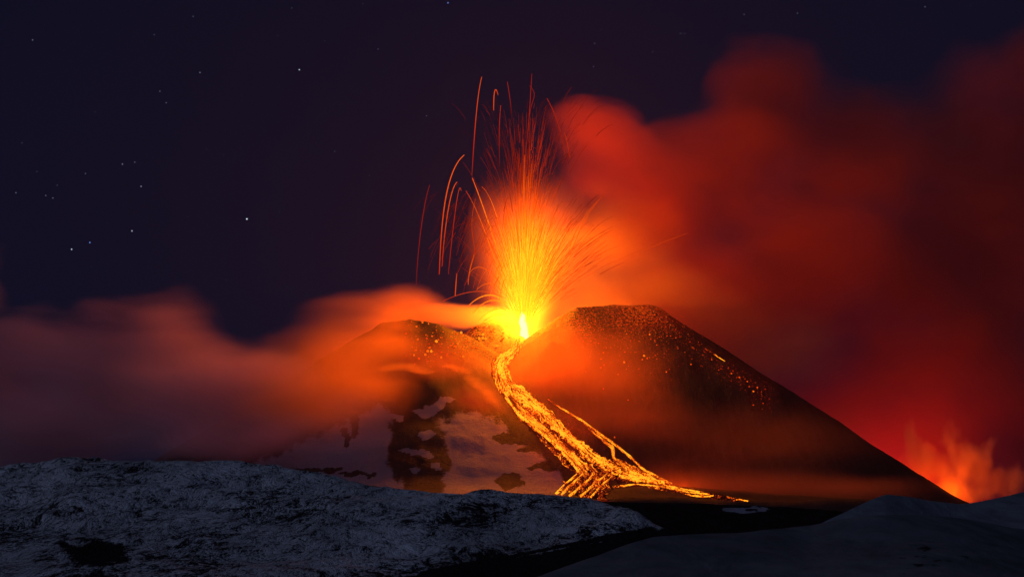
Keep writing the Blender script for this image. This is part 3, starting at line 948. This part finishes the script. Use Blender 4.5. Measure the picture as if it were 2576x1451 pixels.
def random_streak(kind):
    if kind == 0:      # tall, slender
        apex = random.uniform(120, 300); ang = g(0.02, 0.085)
    elif kind == 1:    # fan
        apex = random.uniform(50, 190); ang = g(0.03, 0.20)
    elif kind == 2:    # fan over the smoke
        apex = random.uniform(60, 150); ang = abs(g(0.0, 0.28)) + 0.05
    else:              # falling curtain on the open side
        apex = random.uniform(70, 190); ang = -abs(g(0.16, 0.07))
    vz_ = math.sqrt(2 * 9.8 * apex); T = vz_ / 9.8
    vx_ = vz_ * math.tan(ang) * 0.85; vy_ = vz_ * g(0, 0.07)
    if kind == 3:
        t0 = T * random.uniform(0.95, 1.4); t1 = min(t0 + random.uniform(0.5, 2.0), 1.9 * T)
    elif kind == 0:
        t0 = T * random.uniform(0.35, 0.85); t1 = t0 + random.uniform(0.5, 1.9)
    else:
        t0 = T * random.uniform(0.12, 0.6); t1 = t0 + random.uniform(0.4, 1.5)
    t1 = max(t1, t0 + 0.3)
    o = VENT + Vector((random.uniform(-3, 5), random.uniform(-4, 4), -5))
    pts = ballistic(vx_, vy_, vz_, t0, t1, 12, o)
    hgt = pts[:, 2] - VENT.z
    side = np.abs(pts[:, 0] - VENT.x - 0.05 * hgt)
    heat = np.clip(0.92 - hgt / 480.0 - side / 190.0, 0.46 if kind == 2 else 0.3, 1)
    return pts, heat


for i in range(265):
    kind = random.choices((0, 1, 2, 3), (0.45, 0.22, 0.08, 0.25))[0]
    pts, heat = random_streak(kind)
    heat = heat * random.uniform(0.6, 1.0)
    if pts[:, 2].min() < VENT.z - 2: pts[:, 2] = np.maximum(pts[:, 2], VENT.z - 2)
    r = random.uniform(0.2, 0.38) * np.linspace(1, 0.5, 12)
    bomb_trail(pts, r, heat, "thin glowing trail of a lava bomb arcing through the spray of the fountain", "fine lava bomb trails of the fountain")

V, Fc, Ht, k = [], [], [], 0
for i in range(3600):  # finer exposure trails, merged into one mesh
    kind = random.choices((0, 1, 2, 3), (0.24, 0.54, 0.14, 0.08))[0]
    pts, heat = random_streak(kind)
    pts[:, 2] = np.maximum(pts[:, 2], VENT.z - 2)
    pts = pts[::2]; heat = heat[::2] * random.uniform(0.55, 1.08)
    v, f, h = tube(pts, np.full(len(pts), random.uniform(0.10, 0.24)), heat, 3)
    V.append(v); Fc += [tuple(q + k for q in ff) for ff in f]; Ht.append(h); k += len(v)
link("lava_spatter_trails", mesh_np("lava_spatter_trails", np.concatenate(V), Fc, True, {"glow": np.concatenate(Ht)}), streak_mat, label="dense mist of hair thin lava bomb trails filling the fountain", cat="lava spatter", kind="stuff")


def lamp(name, loc, power, color, radius, parent=None):
    l = bpy.data.lights.new(name, 'POINT')
    l.energy = power; l.color = color; l.shadow_soft_size = radius
    o = bpy.data.objects.new(name, l); COL.objects.link(o)
    o.location = loc
    return o


# point lamps carrying the melt's light, plus one added red fill
HOT = (1.0, 0.095, 0.002); MELT = (1.0, 0.19, 0.004); RED = (1.0, 0.06, 0.002)
lamp("vent_light", P(1318, 770, 2474), 3.0e7, MELT, 14)
lamp("fountain_light", P(1340, 690, 2474), 0.7e7, MELT, 20)
lamp("spray_light", P(1360, 540, 2480), 0.45e7, MELT, 26)
for px, py, pw in ((1262, 930, 0.55e6), (1335, 1030, 0.28e6), (1425, 1120, 0.12e6), (1480, 1200, 0.025e6), (1720, 1220, 0.3e6)):
    l_, _ = on_slope(px, py)
    lamp("river_light", l_ + Vector((0, -12, 14)), pw, HOT if py < 1100 else RED, 8)
lamp("second_vent_and_fill", P(2320, 1190, 2770), 0.28e6, RED, 30)
lamp("second_vent_and_fill", P(2170, 1190, 2790), 0.30e6, RED, 40)  # added fill behind the cone flank to brighten the plume
lamp("second_vent_and_fill", P(2390, 1240, 2615), 6.5e5, (1.0, 0.13, 0.002), 24)

# ------------------------------------------------------------------ smoke and steam; tints also carry how the lava light reddens
smoke("smoke_plume", [
    (1530, 400, 2640, 150, 140, 110, 1.0), (1600, 540, 2680, 240, 200, 140, 1.0), (1740, 770, 2700, 300, 190, 150, 1.0),
    (1800, 450, 2740, 260, 190, 150, 1.0), (1940, 260, 2800, 190, 170, 140, 0.9), (2050, 650, 2760, 360, 330, 180, 1.0), (2180, 400, 2820, 280, 200, 170, 1.0),
    (2300, 950, 2780, 360, 330, 170, 1.0), (2440, 360, 2840, 240, 220, 170, 0.9), (2480, 650, 2840, 340, 420, 190, 1.0), (2680, 330, 2860, 240, 330, 180, 1.0), (2600, 1050, 2850, 330, 320, 160, 1.0),
    (1800, 900, 2740, 320, 210, 120, 1.0), (2050, 1080, 2760, 330, 220, 120, 1.0), (2350, 1180, 2800, 330, 160, 100, 1.0)],
    "huge dark red ash plume drifting away from the fountain over the cone", "smoke plume", voxel=22,
    color=(0.95, 0.20, 0.09), density=0.0070, nscale=0.0075, namp=1.9, gain=1.6, stretch=(0.8, 1.0, 1.2), warp=60, wscale=0.0075, step=0.6, bias=0.05, soft=0.35)  # red tint stands for vent light reddening with distance
smoke("vent_smoke", [
    (1430, 740, 2520, 150, 140, 50, 1.0), (1500, 660, 2530, 180, 150, 60, 1.0), (1500, 790, 2540, 180, 80, 60, 1.0), (1630, 730, 2560, 220, 140, 70, 0.95), (1780, 790, 2600, 240, 110, 70, 0.85), (1930, 880, 2640, 240, 120, 70, 0.7), (1560, 570, 2580, 170, 110, 70, 0.6)],
    "bright orange smoke pouring out of the vent behind the flat topped summit", "vent smoke", voxel=14,
    color=(0.97, 0.62, 0.2), density=0.0075, nscale=0.011, namp=1.2, gain=1.1, stretch=(0.6, 1.0, 1.2), warp=40, wscale=0.010, step=0.6, soft=0.4)  # split from the plume; orange tint stands for closer vent light
smoke("steam_cloud", [
    (1010, 795, 2500, 140, 90, 60, 1.0), (900, 860, 2480, 200, 130, 80, 1.0), (780, 930, 2400, 220, 140, 90, 1.0), (860, 930, 2230, 220, 140, 55, 1.0), (960, 870, 2330, 130, 85, 40, 0.8), (780, 1010, 2190, 200, 120, 60, 0.8), (680, 980, 2300, 160, 110, 80, 0.9), (950, 1000, 2170, 160, 70, 40, 0.6), (985, 835, 2390, 105, 65, 20, 1.0)],
    "orange lit steam cloud hugging the snowy shoulder of the cone", "steam cloud", voxel=14,
    color=(0.96, 0.46, 0.17), density=0.012, nscale=0.010, namp=0.9, gain=1.3, stretch=(0.4, 1.0, 1.5), warp=34, wscale=0.010, step=0.6, soft=0.4)
smoke("steam_cloud", [
    (1190, 800, 2480, 130, 34, 30, 1.0), (1100, 790, 2490, 120, 30, 30, 0.9), (1030, 795, 2490, 90, 24, 30, 0.8)],
    "pale orange steam streaming over the crater rim beside the vent", "steam cloud", voxel=8,
    color=(0.95, 0.60, 0.4), density=0.014, nscale=0.02, namp=0.6, gain=2.2, stretch=(0.3, 1.0, 1.2), warp=6, wscale=0.02, step=0.6)
def strand(path, n=9):
    """puffs strung closely along a path: px, py, distance, half width px, half height px, depth, weight"""
    a = np.array(path, float); t = np.linspace(0, len(a) - 1, n)
    return [tuple(np.interp(t[k], range(len(a)), a[:, c]) for c in range(7)) for k in range(n)]


smoke("steam_wisp", strand([(968, 934, 2284, 26, 8, 9, 0.9), (1000, 922, 2282, 30, 14, 10, 1.0), (1035, 925, 2280, 30, 14, 10, 1.0), (1075, 938, 2276, 30, 7, 8, 0.8)], 8),
    "small torn wisp of bright steam over the dark rock patch of the snowy shoulder", "steam wisp", voxel=3,
    color=(0.95, 0.55, 0.2), density=0.016, nscale=0.05, namp=1.0, gain=1.3, stretch=(0.5, 1.0, 1.3), warp=9, wscale=0.04, step=0.6, soft=0.5)
smoke("steam_wisp", strand([(1130, 924, 2292, 24, 6, 8, 0.8), (1165, 936, 2282, 26, 9, 8, 1.0), (1200, 962, 2260, 28, 13, 8, 1.0), (1235, 995, 2236, 26, 16, 8, 0.9), (1262, 1030, 2212, 22, 18, 8, 0.6)], 12),
    "long curved wisp of bright steam sliding down beside the lava river", "steam wisp", voxel=3,
    color=(0.95, 0.55, 0.2), density=0.012, nscale=0.04, namp=0.9, gain=1.3, stretch=(0.7, 1.0, 1.0), warp=7, wscale=0.04, step=0.6, soft=0.5)
smoke("smoke_bank", [
    (430, 900, 2400, 210, 140, 120, 1.0), (250, 950, 2450, 230, 150, 130, 1.0), (60, 880, 2550, 170, 120, 110, 1.0), (480, 1040, 2250, 340, 180, 130, 1.0), (120, 1080, 2350, 340, 210, 140, 1.0), (-150, 1000, 2500, 300, 260, 150, 1.0), (720, 1080, 2210, 260, 130, 80, 0.7), (-60, 720, 2650, 90, 90, 80, 0.6), (860, 1080, 2080, 190, 110, 45, 0.6), (680, 1110, 2060, 220, 110, 50, 0.7), (560, 1090, 2120, 220, 120, 60, 0.8), (620, 960, 2300, 180, 120, 90, 0.8)],
    "low dusky smoke bank lying behind the snow hillside", "smoke bank", voxel=18,
    color=(0.96, 0.58, 0.70), density=0.017, nscale=0.009, namp=1.4, gain=1.0, stretch=(0.5, 1.0, 1.3), warp=64, wscale=0.008, step=0.6, aniso=-0.25, soft=0.4)
smoke("fume_veil", [
    (1400, 930, 2310, 170, 150, 60, 1.0), (1500, 960, 2290, 260, 170, 60, 0.9), (1120, 900, 2275, 190, 80, 40, 0.8), (1210, 990, 2210, 120, 70, 40, 0.7), (1560, 1060, 2220, 280, 150, 60, 0.7)],
    "thin glowing fume veil in front of the lava river", "fume veil", voxel=14,
    color=(0.95, 0.37, 0.24), density=0.0048, nscale=0.010, namp=0.7, gain=1.15, stretch=(0.7, 1.0, 1.3), warp=26, wscale=0.010, step=0.8, soft=0.45)
smoke("fume_veil", [
    (1750, 1215, 2030, 200, 50, 60, 0.8), (1880, 1215, 2020, 330, 60, 60, 0.8), (2120, 1232, 2050, 320, 50, 60, 0.8), (1950, 1110, 2050, 380, 150, 40, 0.45)],
    "low red fume veil lying along the foot of the cone beyond the lava toe", "fume veil", voxel=14,
    color=(0.95, 0.45, 0.25), density=0.0042, nscale=0.012, namp=0.7, gain=1.2, stretch=(0.5, 1.0, 1.3), warp=16, wscale=0.012, step=0.8, soft=0.4)
smoke("smoke_plume", [
    (2292, 1120, 2655, 30, 95, 26, 0.8), (2325, 1165, 2655, 52, 80, 30, 1.0), (2372, 1185, 2650, 44, 66, 30, 0.9), (2402, 1130, 2655, 26, 90, 26, 0.9), (2432, 1170, 2650, 50, 80, 30, 1.0), (2490, 1150, 2655, 26, 66, 26, 0.8), (2470, 1190, 2650, 40, 60, 28, 1.0), (2260, 1190, 2660, 34, 70, 28, 0.8), (2390, 1235, 2650, 170, 40, 34, 1.0), (2540, 1205, 2660, 60, 46, 30, 0.9), (2590, 1200, 2660, 50, 40, 30, 0.8)],
    "small flame shaped smoke plume glowing behind the peaked hill", "smoke plume", voxel=6,
    color=(0.97, 0.60, 0.34), density=0.036, nscale=0.05, namp=2.0, gain=1.4, stretch=(1.1, 1.0, 0.6), warp=22, wscale=0.03, step=0.5, soft=0.12)

# ------------------------------------------------------------------ stars
STARS = [(82, 101, 2), (388, 88, 1), (486, 42, 1), (734, 21, 1), (913, 10, 0), (699, 90, 0), (817, 104, 0), (951, 124, 1), (753, 176, 3), (503, 183, 2), (402, 230, 1), (418, 259, 1), (239, 282, 0), (55, 360, 0),
         (308, 413, 2), (339, 408, 1), (215, 437, 1), (355, 469, 2), (40, 485, 1), (115, 492, 1), (133, 498, 1), (144, 466, 0), (93, 432, 0), (519, 376, 0), (562, 390, 0), (842, 381, 1), (929, 442, 0), (621, 551, 4),
         (703, 533, 0), (332, 581, 3), (226, 610, 5), (180, 627, 3), (230, 671, 0), (472, 545, 0), (569, 704, 0), (1127, 8, 5), (1513, 75, 0), (1496, 110, 1), (1493, 168, 1), (1642, 131, 1), (1712, 85, 1), (1723, 85, 0),
         (1872, 37, 1), (2006, 34, 1), (2327, 18, 1), (2441, 15, 0), (1073, 292, 1)]
star_kind = [(4.2, (0.55, 0.58, 0.75), 0.20), (4.6, (0.60, 0.66, 0.9), 0.34), (5.2, (0.62, 0.7, 1.0), 0.5), (5.4, (0.7, 0.85, 1.0), 0.9), (6.0, (0.8, 0.95, 1.0), 1.4), (5.4, (0.18, 0.34, 1.0), 1.0)]
star_mesh = []
for r, c, s in star_kind:
    me = mesh_np("star", v0 * r * 0.85, f0, True)
    me.materials.append(glow_material("starlight", c, s * 0.9))
    star_mesh.append(me)
for px, py, k in STARS:
    lab = {4: "brightest white star, low in the clear sky above the smoke bank", 5: "vivid deep blue star in the clear dark sky", 3: "bright white star in the clear dark sky", }.get(k, "small faint bluish star in the clear dark sky")
    o = link("star", star_mesh[k], None, label=lab, cat="star", group={5: "deep blue stars", 3: "bright white stars", 4: None}.get(k, "faint stars"))
    o.location = P(px, py, 14000)

# ------------------------------------------------------------------ haze
def haze():
    m = NT("night_air")
    v = m.n("ShaderNodeVolumePrincipled")
    v.inputs["Color"].default_value = (0.95, 0.6, 0.85, 1)
    v.inputs["Density"].default_value = 0.0000095
    m.l(v.outputs[0], m.out.inputs["Volume"])
    x0, x1, y0, y1, z0, z1 = -3000, 3000, -500, 5300, -60, 900
    V = [(x, y, z) for x in (x0, x1) for y in (y0, y1) for z in (z0, z1)]
    Fc = [(0, 1, 3, 2), (4, 6, 7, 5), (0, 4, 5, 1), (2, 3, 7, 6), (0, 2, 6, 4), (1, 5, 7, 3)]
    me = bpy.data.meshes.new("haze"); me.from_pydata(V, [], Fc); me.update()
    link("haze", me, m.mat, kind="stuff", label="thin glowing night haze", cat="haze")


haze()
